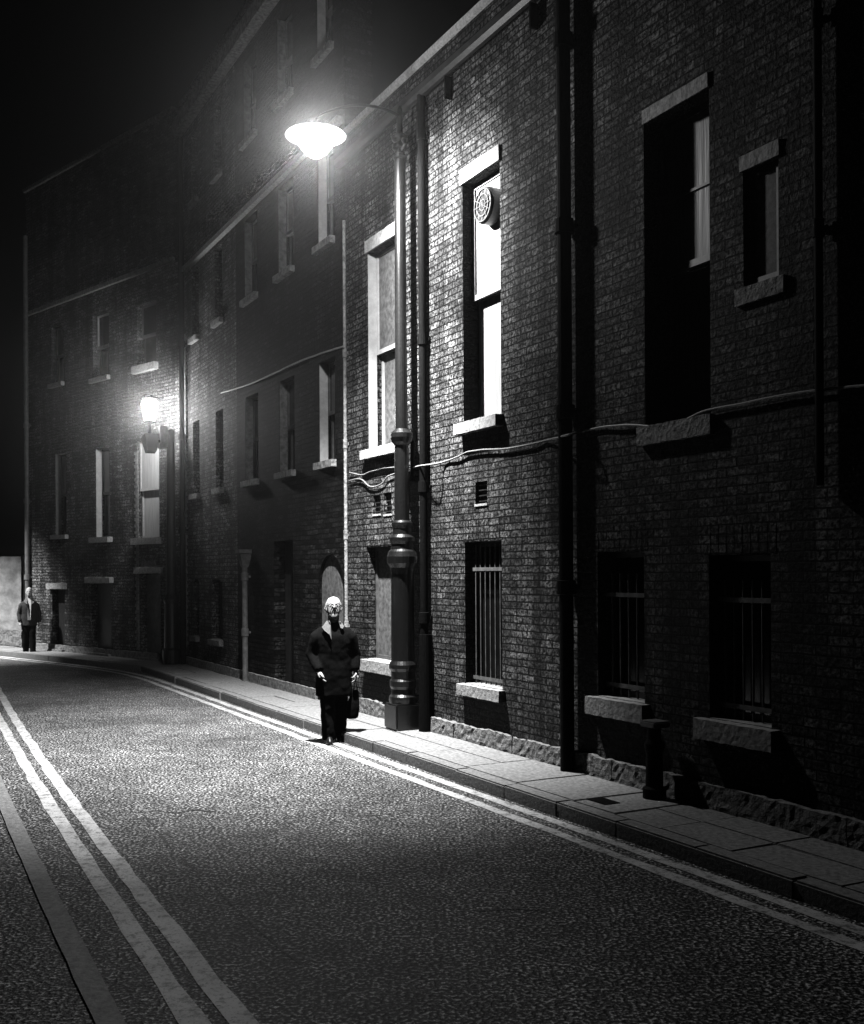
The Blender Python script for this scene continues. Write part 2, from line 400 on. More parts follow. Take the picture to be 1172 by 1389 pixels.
# ------------------------------------------------------------------ main brick building (right)
XL = FA.X(470, 600)          # its left corner
def op(fr, xa, xb, y0, y1, xm=None):   # opening from photo columns and rows read at its middle
    xm = xm or (xa+xb)/2; ym = (y0+y1)/2
    return (fr.X(xa, ym), fr.X(xb, ym), fr.Z(xm, y1), fr.Z(xm, y0))
bld = empty('brick_building', FA.o, FA.ang)
tag(bld, 'tall brick warehouse front right of the lamp post with barred ground windows', 'building')
w1 = op(FA, 628, 679, 234, 570); w2 = op(FA, 499, 548, 330, 607, 520)
w3 = op(FA, 874, 963, 143, 572); w4 = op(FA, 1008, 1056, 222, 384)
g0 = op(FA, 498, 546, 741, 898); g1 = op(FA, 631, 681, 734, 932); g2 = op(FA, 811, 874, 748, 950); g3 = op(FA, 962, 1046, 752, 982)
vent = [op(FA, 645, 661, 653, 683), op(FA, 506, 516, 672, 697), op(FA, 521, 531, 668, 697)]
EAVE = FA.Z(625, 88)
TOP = EAVE+.40
obj('wall', wall_mesh(XL, XR, 0.0, TOP, [w1, w2, w3, w4, g0, g1, g2, g3]+vent, .45), 'brick', bld)
make_window(bld, w1, .13, mid=.53, low_recess=.15, pane='pale_pane', low_pane='pale_pane', sill=(.05, .11, .12), lintel=(.02, .03, .17), label='tall sash window with a round extractor fan in its upper pane')
make_window(bld, w2, .13, mid=.5, low_recess=.15, pane='board', low_pane='board', sill=(.06, .11, .12), lintel=(.03, .03, .17), jamb='pale_paint', label='tall sash window partly hidden by the lamp post')
zs = [FA.Z(930, y) for y in (247, 453)]
make_window(bld, w3, .165, mid=.51, low_recess=.2, pane='pale_pane', low_pane='pale_pane', sill=(.05, .06, .16, 'plinth'), lintel=(.0, .02, .12), horiz=zs, label='tall sash window in the dark part of the wall')
make_window(bld, w4, .035, mid=None, pane='board', sill=(.07, .03, .13, 'plinth'), lintel=(.02, .02, .12), label='small square window high on the dark right')
make_window(bld, g0, .13, mid=None, frame='grey_paint', pane='board', sill=(.04, .1, .15), label='boarded ground floor window behind the lamp post')
make_window(bld, g1, .17, mid=None, frame='dark_paint', sill=(.06, .09, .12), bars=(7, .10, g1[2]+.02, g1[3]-.03, (FA.Z(657, 772, .1), g1[2]+.08)), label='barred ground window nearest the lamp post')
make_window(bld, g2, .17, mid=None, frame='dark_paint', sill=(.08, .1, .16), bars=(5, .10, g2[2]+.02, g2[3]-.2, (FA.Z(850, 807, .1), g2[2]+.12)), label='barred ground window beside the iron post')
make_window(bld, g3, .17, mid=None, frame='dark_paint', sill=(.09, .1, .16), bars=(6, .10, g3[2]+.02, g3[3]-.2, (FA.Z(1010, 814, .1), g3[2]+.12)), label='rightmost barred ground window')
for g in (g0, g1, g2, g3): soldier(bld, g[0]-.06, g[1]+.06, g[3]+.01, g[3]+.24, 'brick')
for v in vent:
    bm = bmesh.new(); box(bm, v[0]+.002, v[1]-.002, .06, .08, v[2], v[3])
    for k in range(4): z = v[2]+(v[3]-v[2])*(k+.5)/4; box(bm, v[0]+.003, v[1]-.003, .035, .059, z-.006, z+.006)
    vg = obj('vent_grille', bm, 'dark_paint', bld)
    obj('vent_sill', bbox(v[0]-.01, v[1]+.01, -.012, .05, v[2]-.03, v[2]-.002, bev=.003), 'stone', vg)
# rough plinth
cuts = [XL+.0]+sorted([FA.X(p, 1000) for p in (520, 578, 590, 655, 700, 748, 775, 835, 872)])+[XR]
bm = bmesh.new()
for a, b in zip(cuts, cuts[1:]):
    n = max(1, round((b-a)/.75))
    for k in range(n):
        q = rough_box(a+(b-a)*k/n+.004, a+(b-a)*(k+1)/n-.004, -.06+random.uniform(-.008, .008), -.002, 0.0, Z0+.19+random.uniform(-.012, .012), .045, .02, 11)
        me = bpy.data.meshes.new('t'); q.to_mesh(me); q.free(); bm.from_mesh(me); bpy.data.meshes.remove(me)
obj('plinth', bm, 'plinth', bld, False)
# eaves gutter and coping
bm = bmesh.new(); n = 8
sec = [(-.02, EAVE+.10), (-.02, EAVE), (-.05, EAVE-.045), (-.10, EAVE-.05), (-.14, EAVE-.01), (-.145, EAVE+.06), (-.13, EAVE+.06), (-.12, EAVE+.0), (-.06, EAVE-.03), (-.035, EAVE+.0), (-.035, EAVE+.1)]
A = [bm.verts.new((XL-.05, y, z)) for y, z in sec]; B = [bm.verts.new((XR, y, z)) for y, z in sec]
for k in range(len(sec)): bm.faces.new((A[k], A[(k+1) % len(sec)], B[(k+1) % len(sec)], B[k]))
bm.faces.new(A[::-1]); bm.faces.new(B)
obj('gutter', bm, 'dark_paint', bld)
obj('coping', bbox(XL-.04, XR, -.05, .5, TOP+.001, TOP+.09, bev=.01), 'stone', bld)
for px in (613, 730):
    x = FA.X(px, 110); obj('gutter_bracket', bbox(x-.015, x+.015, -.10, -.002, EAVE-.32, EAVE-.06, bev=.003), 'iron', bld)
def drainpipe(par, x, z0, z1, r, mat='iron', joints=(), yb=-.1, hopper=False):
    bm = bmesh.new(); tube(bm, [(x, yb, z0), (x, yb, z1)], r, 16)
    for j in joints: tube(bm, [(x, yb, j-.07), (x, yb, j-.065), (x, yb, j+.065), (x, yb, j+.07)], [r, r*1.35, r*1.35, r], 16)
    p = obj('drainpipe', bm, mat, par, False)
    for j in joints: obj('pipe_bracket', bbox(x-r*1.5, x+r*1.5, yb+r*1.1, -.003, j-.02, j+.02, bev=.002), mat, p)
    if hopper:
        bm = bmesh.new(); q = [(r*1.1, z1-.02), (.12, z1+.22), (.15, z1+.23), (.15, z1+.3)]
        lathe(bm, [(r_*1.3, z_) for r_, z_ in q], 4, x, yb); bmesh.ops.rotate(bm, verts=bm.verts, cent=(x, yb, 0), matrix=Matrix.Rotation(math.pi/4, 3, 'Z'))
        obj('hopper_head', bm, 'lead', p)
    return p
drainpipe(bld, XL+.05, Z0+.2, FA.Z(470, 300), .024, 'plinth', joints=[1.3, 2.6, 3.9, 5.2], yb=-.04)
drainpipe(bld, FA.X(574, 600, -.08), Z0+.005, EAVE-.03, .048, joints=[FA.Z(566, 195), 4.9, 3.1, 1.5], yb=-.08)
bm = bmesh.new(); x = FA.X(577, 800, -.08); tube(bm, [(x, -.082, Z0+.004), (x, -.082, 1.3)], [.09, .075], 16)
obj('pipe_shoe', bm, 'iron', bld)
drainpipe(bld, FA.X(767, 600, -.1), Z0+.005, EAVE-.03, .07, joints=[7.2, 5.4, 3.6, 1.9], yb=-.1)
drainpipe(bld, FA.X(1108, 400, -.08), FA.Z(1108, 660), EAVE-.03, .03, joints=[6.0, 4.5], yb=-.06)
# extractor fan in the upper pane of the lamp lit window
fx, fz = FA.at(655, 279, .02)
bm = bmesh.new()
tube(bm, [(0, .14, 0), (0, .03, 0), (0, .015, 0)], [.205, .205, .19], 32)
fan = empty('extractor_fan', (fx, 0, fz), parent=bld)
bpy.data.objects.remove(fan)
for v in bm.verts: v.co += Vector((fx+.02, 0, fz))
fan = obj('extractor_fan', bm, 'dark_paint', bld, False)
bm = bmesh.new()
for r in (.18, .12, .06):
    pts = [(fx+.02+r*math.cos(q), .006, fz+r*math.sin(q)) for q in (2*math.pi*k/24 for k in range(25))]
    tube(bm, pts, .008, 6, caps=False)
for k in range(6):
    q = math.pi*k/6; tube(bm, [(fx+.02-.18*math.cos(q), .004, fz-.18*math.sin(q)), (fx+.02+.18*math.cos(q), .004, fz+.18*math.sin(q))], .006, 6)
obj('fan_guard', bm, 'lead', fan)
# small junction box on the wall beside the lamp post
jx, jz = FA.at(557, 592, -.06)
jb = obj('junction_box', bbox(jx-.05, jx+.05, -.1, -.003, jz-.06, jz+.05, bev=.008), 'pale_paint', bld)
bm = bmesh.new(); tube(bm, [(jx, -.04, jz-.06), (jx+.005, -.045, jz-.3), (jx-.01, -.04, jz-.5)], .022, 8)
tube(bm, [(jx-.01, -.04, jz-.5), (jx-.01, -.04, jz-.56)], [.022, .05], 8); obj('conduit', bm, 'iron', jb)
# cables along the wall
def cable(name, pix, off, r, label, sag=0):
    pts = []
    for px, py in pix:
        o_ = off-.15 if abs(px-768) < 14 or abs(px-577) < 12 else off
        x, z = FA.at(px, py, o_); pts.append(FA.w(x, o_, z))
    P = []
    for i in range(len(pts)-1):       # Catmull-Rom
        p0, p1, p2, p3 = pts[max(i-1, 0)], pts[i], pts[i+1], pts[min(i+2, len(pts)-1)]
        for k in range(6):
            t = k/6; P.append(.5*((2*p1)+(p2-p0)*t+(2*p0-5*p1+4*p2-p3)*t*t+(3*p1-p0-3*p2+p3)*t**3))
    P.append(pts[-1]); bm = bmesh.new()
    for i, p in enumerate(P): p.z += .006*noise.noise(p*4)
    tube(bm, P, r, 8); o = obj(name, bm, 'cable'); tag(o, label, 'cable'); return o
cable('wall_cable', [(560, 634), (577, 631), (600, 627), (620, 620), (640, 612), (690, 608), (722, 602), (745, 596), (768, 591), (795, 584), (840, 577), (890, 578), (925, 571), (960, 557), (1015, 546), (1070, 535), (1130, 527), (1200, 520)], -.03, .011,
      'long sagging cable strung across the brick wall under the upper windows')
cable('wall_cable', [(474, 641), (490, 644), (505, 639), (530, 634), (560, 634)], -.03, .009, 'upper of two short cables left of the lamp post')
cable('wall_cable', [(474, 652), (490, 650), (502, 660), (518, 656), (528, 645), (560, 636)], -.03, .009, 'lower drooping cable left of the lamp post')
# iron guard post by the wall
gp = empty('iron_post', FA.w(FA.X(889, 1060, -.16), -.17, Z0+.004), FA.ang)
tag(gp, 'short black iron post against the wall under the barred windows', 'post')
bm = bmesh.new(); lathe(bm, [(.10, 0), (.10, .08), (.075, .1), (.07, .38), (.085, .42), (.085, .46), (.06, .5), (.055, .60)], 20)
obj('post_shaft', bm, 'iron', gp, False)
obj('post_cap', bbox(-.10, .10, -.08, .1, .60, .655, bev=.012), 'lead', gp)

# ------------------------------------------------------------------ dark middle building
mb = empty('dark_brick_building', FA.o, FA.ang)
tag(mb, 'near-black three storey brick building between the lamp post and the street bend', 'building')
MT = 12.2
cols = [(433, 567), (379, 590), (333, 600), (293, 620), (262, 635)]
hol = []; wins = []
for i, (px, yy) in enumerate(cols):
    x = FA.X(px, yy)
    for (a, b) in ((3.72, 5.25), (7.0, 8.45), (9.85, 11.3)):
        wd = .72 if i else .62
        if i >= 3: wd = .5
        wins.append((x, x+wd, a, b, i)); hol.append((x, x+wd, a, b))
door = op(FA, 432, 466, 752, 932); door = (door[0], door[1], Z0+.02, FA.Z(446, 752))
d2 = (FA.X(372, 850), FA.X(398, 850), Z0+.02, 2.6); d3 = (FA.X(318, 850), FA.X(318, 850)+.01, 0, 0)
gl = [(FA.X(263, 850), FA.X(270, 850), .75, 1.95), (FA.X(288, 850), FA.X(302, 850), .75, 1.95)]
hol += [door, d2]+gl
XP = FA.X(322, 700)
obj('wall', wall_mesh(XP, XL-.001, 0, MT, [h for h in hol if h[0] > XP], .45), 'near_black_brick', mb)
obj('wall', wall_mesh(XB, XP-.001, 0, MT, [h for h in hol if h[0] < XP], .45), 'far_brick', mb)
for x0, x1, a, b, i in wins:
    make_window(mb, (x0, x1, a, b), .14, frame='grey_paint', sill=(.05, .09, .1, 'plinth'), jamb=('pale_paint', 'worn_paint', 'worn_paint', None, None)[i])
for g in gl: make_window(mb, g, .15, mid=None, frame='dark_paint', sill=(.05, .09, .1, 'plinth'))
# arched door: leaf follows the arch, with a brick-dark surround
def arch_door(par, d, mat, rec=.06, label=None):
    x0, x1, z0, z1 = d; r = (x1-x0)/2; cx = (x0+x1)/2; zs_ = z1-r
    bm = bmesh.new()
    out = [(x0, z0), (x1, z0)]+[(cx+r*math.cos(q), zs_+r*math.sin(q)) for q in (math.pi*k/14 for k in range(15))]
    a = [bm.verts.new((x, rec, z)) for x, z in out]; b = [bm.verts.new((x, rec+.05, z)) for x, z in out]
    for k in range(len(out)): bm.faces.new((a[k], a[(k+1) % len(out)], b[(k+1) % len(out)], b[k]))
    bm.faces.new(a[::-1]); bm.faces.new(b)
    o = obj('door', bm, mat, par)
    if label: o['label'] = label
    bm = bmesh.new()               # spandrels that close the square opening round the arch
    for s in (-1, 1):
        prof = [(cx+s*r*math.cos(q), zs_+r*math.sin(q)) for q in (math.pi/2*k/8 for k in range(9))]+[(cx+s*r, z1)]
        f = [bm.verts.new((x, .002, z)) for x, z in prof]; g = [bm.verts.new((x, rec+.055, z)) for x, z in prof]
        for k in range(len(prof)): bm.faces.new((f[k], f[(k+1) % len(prof)], g[(k+1) % len(prof)], g[k]))
        bm.faces.new(f); bm.faces.new(g[::-1])
    obj('door_arch', bm, 'near_black_brick', o)
    bm = bmesh.new(); tube(bm, [(x1-.1, rec-.05, z0+1.0), (x1-.1, rec, z0+1.0)], [.03, .02], 10); obj('handle', bm, 'lead', o)
    return o
arch_door(mb, door, 'board', label='pale arched door behind the walking man')
o = obj('door', bbox(d2[0]+.003, d2[1]-.003, .2, .25, d2[2], d2[3]-.003, bev=0), 'dark_paint', mb)
bm = bmesh.new(); tube(bm, [(d2[1]-.1, .14, 1.1), (d2[1]-.1, .2, 1.1)], [.03, .02], 10); obj('handle', bm, 'lead', o)
# string courses and cornice
z1 = FA.Z(315, 310)
def course(par, x0, x1, z, h, out, mat, name='string_course'):
    obj(name, rough_box(x0, x1, -out, -.002, z, z+h, .25, .004), mat, par)
course(mb, XB, XL-.06, z1, .1, .1, 'stone')
course(mb, XB, XL-.06, 11.55, .28, .22, 'plinth', 'cornice')
obj('coping', bbox(XB, XL-.06, -.06, .5, MT+.001, MT+.1, bev=.01), 'plinth', mb)
obj('plinth', rough_box(XB, door[0]-.04, -.05, -.002, 0, Z0+.16, .12, .015), 'plinth', mb)
drainpipe(mb, FA.X(332, 800, -.09), Z0+.005, FA.Z(332, 768, -.09), .05, 'lead', joints=[1.0, 2.0], yb=-.09, hopper=True)
drainpipe(mb, FA.X(247, 600, -.1), Z0+.005, 11.4, .06, joints=[3, 5, 7], yb=-.1)
bm = bmesh.new(); z = Z0+.2; k = 0
while z < 7.2:
    box(bm, XB+.12, XB+(.27 if k % 2 else .2), -.02, -.001, z, z+.07, jit=.004); z += .076; k += 1
obj('quoin', bm, 'plinth', mb)
cable('wall_cable', [(300, 533), (330, 524), (360, 512), (400, 493), (440, 478), (466, 470)], -.08, .016, 'pale cable running up the dark building above its first floor windows')
for px, py, nm in ((424, 745, 'a'), (434, 727, 'b'), (461, 716, 'c')):
    pass

# ------------------------------------------------------------------ far building past the bend
fb = empty('corner_building', FB.o, FB.ang)
tag(fb, 'tall brick building past the bend lit by the small corner lamp', 'building')
XE = FB.X(38, 800)
def opb(xa, xb, y0, y1): return op(FB, xa, xb, y0, y1)
upl = opb(126, 148, 424, 512); upl2 = opb(70, 86, 442, 520)
m1 = opb(130, 149, 607, 729); m2 = opb(75, 90, 615, 726); m3 = opb(186, 216, 596, 730)
gd1 = opb(124, 151, 792, 872); gd1 = (gd1[0], gd1[1], Z0+.02, gd1[3]); gd2 = opb(71, 88, 800, 868); gd2 = (gd2[0], gd2[1], Z0+.02, gd2[3])
gd3 = opb(191, 218, 779, 890); gd3 = (gd3[0], gd3[1], Z0+.02, gd3[3])
up3 = opb(186, 212, 410, 495)
H = [upl, upl2, m1, m2, m3, gd1, gd2, gd3, up3]
obj('wall', wall_mesh(XE, -.001, 0, 12.2, H, .45), 'far_brick', fb)
bm = wall_mesh(0, 8, 0, 12.2, [], .4)      # gable return, hidden side
for v in bm.verts: v.co = Vector((XE+.001-v.co.y*-1*.0, 0, v.co.z)) if False else Vector((XE+v.co.y, .451+v.co.x, v.co.z))
obj('side_wall', bm, 'far_brick', fb)
make_window(fb, upl, .12, frame='pale_paint', sill=(.05, .1, .1)); make_window(fb, upl2, .12, frame='pale_paint', sill=(.05, .1, .1))
make_window(fb, up3, .12, frame='grey_paint', sill=(.08, .12, .16)); 
make_window(fb, m1, .16, frame='dark_paint', sill=(.12, .14, .12), jamb='pale_paint'); make_window(fb, m2, .16, frame='dark_paint', sill=(.1, .1, .1), jamb='grey_paint')
make_window(fb, m3, .07, frame='pale_paint', pane='pale_pane', mid=.5, low_recess=.07, sill=(.08, .14, .14), label='whitened window right behind the small lamp')
for g, mt in ((gd1, 'dark_paint'), (gd2, 'dark_paint'), (gd3, 'grey_paint')):
    o = obj('door', bbox(g[0]+.003, g[1]-.003, .16, .21, g[2], g[3]-.003, bev=0), mt, fb)
    bm = bmesh.new(); tube(bm, [(g[1]-.1, .1, 1.1), (g[1]-.1, .16, 1.1)], [.03, .02], 10); obj('handle', bm, 'lead', o)
    obj('door_step', bbox(g[0]-.05, g[1]+.05, -.12, .15, Z0-.02, Z0+.05, bev=.01), 'plinth', o)
    obj('door_hood', rough_box(g[0]-.12, g[1]+.12, -.12, -.002, g[3]+.02, g[3]+.16, .06, .015), 'stone', o)
bm = bmesh.new()
for k in range(60):
    z = Z0+.2+k*.076; box(bm, gd3[0]-.16-(.06 if k % 2 else 0), gd3[0]-.06, -.02, -.001, z, z+.07, jit=.004)
obj('quoin', bm, 'plinth', fb)
obj('plinth', rough_box(XE, -.3, -.05, -.002, 0, Z0+.16, .12, .015), 'plinth', fb)
obj('coping', bbox(XE-.05, -.3, -.06, .5, 12.201, 12.3, bev=.01), 'plinth', fb)
course(fb, XE, -.3, 8.9, .1, .08, 'plinth')
sx, sz = FB.at(203, 742); bm = bmesh.new(); box(bm, sx-.22, sx+.22, -.04, -.002, sz-.0, sz+.01)
bmesh.ops.scale(bm, verts=bm.verts, vec=(1, 1, 1)); bm.free()
nx, nz = FB.at(203, 769)
obj('fascia_board', bbox(nx-.28, nx+.28, -.05, -.002, nz-.14, nz+.14, bev=.01), 'board', fb)
drainpipe(fb, FB.X(42, 780), Z0+.005, 11, .06, 'grey_paint', joints=[2, 4, 6], yb=-.1)

# hoarding panel at the far left
hp = ground(0, 869); dist = 30.4
def at_d(px, py, d): a, b = ray(px, py); return Vector((a*d, d, EYE+b*d))
hl, hr = at_d(-40, 868, dist), at_d(29, 868, dist); ht = at_d(15, 755, dist).z
hd = empty('street_hoarding', (hl.x, dist, 0)); tag(hd, 'pale streaked panel closing the street at far left', 'hoarding')
obj('panel', rough_box(0, hr.x-hl.x, 0, .12, .5, ht, .12, .01, 5), 'hoarding', hd)
obj('panel_base', rough_box(-.04, hr.x-hl.x+.04, -.08, .2, 0, .5, .1, .04, 6), 'plinth', hd)
for k in range(3):
    x = (hr.x-hl.x)*k/2; obj('rail_post', bbox(x-.04, x+.04, .122, .2, .5, ht+.05, bev=.005), 'dark_paint', hd)

# ------------------------------------------------------------------ the street lamp
def emis(name, strength, transp):
    m = bpy.data.materials.new(name); m.use_nodes = True; t = m.node_tree; t.nodes.clear()
    o = N(t, 'ShaderNodeOutputMaterial'); e = N(t, 'ShaderNodeEmission'); e.inputs[1].default_value = strength
    tr = N(t, 'ShaderNodeBsdfTransparent'); mx = N(t, 'ShaderNodeMixShader'); mx.inputs[0].default_value = transp
    t.links.new(e.outputs[0], mx.inputs[1]); t.links.new(tr.outputs[0], mx.inputs[2]); t.links.new(mx.outputs[0], o.inputs[0]); return m
M['globe'] = emis('lit_opal_globe', 12, .75)
def opal():
    m = bpy.data.materials.new('opal_reflector'); m.use_nodes = True; t = m.node_tree; b = t.nodes['Principled BSDF']
    b.inputs['Base Color'].default_value = (.85, .85, .85, 1); b.inputs['Roughness'].default_value = .4
    tl = N(t, 'ShaderNodeBsdfTranslucent'); tl.inputs[0].default_value = (.8, .8, .8, 1); mx = N(t, 'ShaderNodeMixShader'); mx.inputs[0].default_value = .3
    tr = N(t, 'ShaderNodeBsdfTransparent'); m2 = N(t, 'ShaderNodeMixShader'); m2.inputs[0].default_value = .7
    o = t.nodes['Material Output']
    t.links.new(b.outputs[0], mx.inputs[1]); t.links.new(tl.outputs[0], mx.inputs[2]); t.links.new(mx.outputs[0], m2.inputs[1]); t.links.new(tr.outputs[0], m2.inputs[2]); t.links.new(m2.outputs[0], o.inputs[0])
    return m
M['opal'] = opal()
def light(name, kind, energy, loc, parent, r=.05, **k):
    l = bpy.data.lights.new(name, kind); l.energy = energy; l.shadow_soft_size = r
    for a, v in k.items(): setattr(l, a, v)
    o = bpy.data.objects.new(name, l); link(o, parent); o.location = loc; return o
base = FA.w(FA.X(547, 985, -.23), -.23, Z0+.004)
lp = empty('street_lamp', base, FA.ang); tag(lp, 'tall old iron street lamp with ringed base and glowing disc lamp', 'street lamp')
d0 = base.y; sc_ = d0/F
def pz(y): return EYE+(HY-y)*sc_-base.z+.02
obj('base', bbox(-.18, .18, -.18, .18, 0, pz(955), bev=.02), 'post_iron', lp)
bm = bmesh.new()
lathe(bm, [(.17, pz(955)), (.175, pz(950)), (.175, pz(946)), (.15, pz(943)), (.145, pz(936)), (.165, pz(932)), (.165, pz(925)), (.145, pz(922)), (.15, pz(912)), (.172, pz(908)), (.172, pz(903)), (.145, pz(898)),
           (.14, pz(780)), (.15, pz(772)), (.185, pz(766)), (.19, pz(757)), (.17, pz(750)), (.14, pz(747)), (.135, pz(740)), (.155, pz(736)), (.155, pz(731)), (.12, pz(727)), (.115, pz(719)), (.13, pz(715)), (.13, pz(711)), (.1, pz(708))], 28)
obj('pedestal', bm, 'post_iron', lp, False)
bm = bmesh.new()
lathe(bm, [(.095, pz(708)), (.09, pz(606)), (.12, pz(602)), (.14, pz(596)), (.14, pz(590)), (.08, pz(584)), (.075, pz(500)), (.068, pz(219)), (.085, pz(217)), (.085, pz(213)), (.06, pz(211)), (.06, pz(207)), (.095, pz(204)), (.095, pz(199)), (.06, pz(196)), (.1, pz(192)), (.105, pz(188)), (.04, pz(182)), (.035, pz(150)), (.015, pz(146))], 20)
obj('shaft', bm, 'post_iron', lp, False)
ra, rb = ray(428, 184); LD = 12.15; lq = Vector((ra*LD, LD, 0))-Vector((base.x, base.y, 0))
LX, L = lq.dot(FA.ex), -lq.dot(FA.ey); lz = EYE+rb*LD-base.z
bm = bmesh.new()
P = [(0, 0, pz(168))]
for k in range(17):
    t = k/16; y = -L*t; z = pz(160)*(1-t)+(lz+.2)*t+.24*math.sin(math.pi*t)**.8*.6
    P.append((LX*t, y, z))
P.append((LX, -L, lz+.1)); tube(bm, P, [.024]+[.022-.012*k/17 for k in range(18)], 10)
obj('arm', bm, 'post_iron', lp, True)
bm = bmesh.new(); x, y = 0, 0
tube(bm, [(0.02, 0, pz(190)), (.12, 0, pz(197)), (.15, 0, pz(203)), (.11, 0, pz(208)), (.03, 0, pz(206))], [.02, .03, .025, .03, .02], 8); obj('side_bracket', bm, 'post_iron', lp)
bm = bmesh.new(); lathe(bm, [(.015, lz+.13), (.035, lz+.12), (.045, lz+.07), (.05, lz+.038), (.04, lz+.037), (.015, lz+.06)], 24, LX, -L); obj('lamp_cap', bm, 'post_iron', lp, True)
bm = bmesh.new(); lathe(bm, [(.12, lz+.034), (.25, lz+.028), (.338, lz+.004), (.342, lz-.004), (.25, lz+.018), (.12, lz+.026)], 40, LX, -L)
obj('lamp_shade', bm, 'opal', lp, True)
bm = bmesh.new(); lathe(bm, [(.12, lz+.02), (.19, lz-.01), (.2, lz-.06), (.18, lz-.13), (.13, lz-.19), (.06, lz-.245), (.01, lz-.26)], 32, LX, -L)
obj('globe', bm, 'globe', lp, True)
light('lamp_bulb', 'POINT', LAMP_POINT, (LX, -L, lz-.06), lp, .1)
light('lamp_wall_side_light', 'SPOT', 2300.0, (LX, -L, lz-.07), lp, .1, spot_size=math.radians(104), spot_blend=1.0).rotation_euler = (math.radians(62), 0, 0)
light('lamp_reflector_light', 'SPOT', LAMP_SPOT, (LX, -L, lz-.08), lp, .08, spot_size=math.radians(96), spot_blend=1.0).rotation_euler = (0, math.radians(12), 0)

# ------------------------------------------------------------------ second lamp on its pole at the bend
b2 = FA.w(FA.X(233, 890, -.3)+.0, -.3, Z0+.004)
l2 = empty('corner_lamp', b2, FA.ang); tag(l2, 'small tapered lantern on a dark pole at the street bend', 'street lamp')
s2 = b2.y/F
def qz(y): return EYE+(HY-y)*s2-b2.z
bm = bmesh.new(); lathe(bm, [(.2, 0), (.2, .3), (.16, .35), (.15, 1.3), (.17, 1.35), (.17, 1.4), (.11, 1.5), (.095, qz(660)), (.085, qz(582)), (.05, qz(580))], 20)
obj('pole', bm, 'post_iron', l2, False)
obj('control_box', bbox(-.14, .14, -.26, -.09, qz(606), qz(577), bev=.015), 'lead', l2)
# lantern position in local frame
lw = at_d(203, 556, b2.y-.1); q = lw-b2; lx, ly = q.dot(FA.ex), q.dot(FA.ey)
zt, zb = qz(542), qz(570)
bm = bmesh.new(); tube(bm, [(0, -.12, qz(590)), (lx*.4, ly*.5, qz(587)), (lx*.8, ly*.8, qz(590)), (lx, ly, qz(585)), (lx, ly, zb-.02)], [.035, .03, .035, .04, .03], 10); obj('arm', bm, 'iron', l2, True)
bm = bmesh.new(); lathe(bm, [(.12, zb), (.19, zt-.06), (.16, zt), (.05, zt+.03)], 6, lx, ly); obj('lantern', bm, 'globe', l2)
bm = bmesh.new(); lathe(bm, [(.02, zb-.06), (.13, zb-.03), (.13, zb-.002)], 6, lx, ly); obj('lantern_base', bm, 'iron', l2)
bm = bmesh.new(); lathe(bm, [(.21, zt+.032), (.21, zt+.045), (.1, zt+.1), (.02, zt+.14)], 6, lx, ly); obj('lantern_cap', bm, 'iron', l2)  # cap added to cut off the lantern's upward light
fl = at_d(204, 604, b2.y-.35)-b2; ax, ay = fl.dot(FA.ex), fl.dot(FA.ey); za, zc = qz(592), qz(615)
bm = bmesh.new()
vs = [(-.24, -.15, za-.03), (.17, -.15, za+.03), (.17, -.1, zc+.05), (-.03, -.1, zc), (-.24, .15, za-.03), (.17, .15, za+.03), (.17, .1, zc+.05), (-.03, .1, zc)]
V = [bm.verts.new((ax+a, ay+b_, c)) for a, b_, c in vs]
for f in ((0, 1, 2, 3), (7, 6, 5, 4), (0, 4, 5, 1), (1, 5, 6, 2), (2, 6, 7, 3), (3, 7, 4, 0)): bm.faces.new([V[i] for i in f])
obj('floodlight', bm, 'iron', l2)
bm = bmesh.new(); tube(bm, [(ax+.16, ay, za-.05), (0, -.15, qz(600))], .025, 8); obj('floodlight_bracket', bm, 'iron', l2)
light('lantern_bulb', 'POINT', LAMP2, (lx, ly, (zt+zb)/2), l2, .08)

# added unseen lamp at left, standing in for whatever lights hoarding and far man
l3 = empty('street_lamp', (-13.1, 26.3, 0), 0); tag(l3, 'added out-of-view lamp post with a dish lantern left of the pale street panel', 'street lamp')
bm = bmesh.new(); lathe(bm, [(.14, 0), (.14, .5), (.08, .6), (.05, 5.9), (.03, 6.1)], 16); obj('pole', bm, 'post_iron', l3, False)
bm = bmesh.new(); tube(bm, [(0, 0, 6.0), (.1, -.2, 6.2), (.3, -.5, 6.25), (.4, -.7, 6.15)], .025, 8); obj('arm', bm, 'post_iron', l3, True)
bm = bmesh.new(); lathe(bm, [(.03, 6.2), (.12, 6.17), (.26, 6.08), (.25, 6.07), (.1, 6.12)], 20, .4, -.7); obj('lamp_shade', bm, 'post_iron', l3, True)
bm = bmesh.new(); lathe(bm, [(.08, 6.09), (.12, 6.05), (.08, 5.99), (.02, 5.97)], 20, .4, -.7); obj('globe', bm, 'globe', l3, True)
light('lamp_bulb', 'SPOT', ADDED_LAMP3, (.4, -.7, 6.0), l3, .08, spot_size=math.radians(86), spot_blend=1.0).rotation_euler = (math.radians(16), math.radians(2), 0)

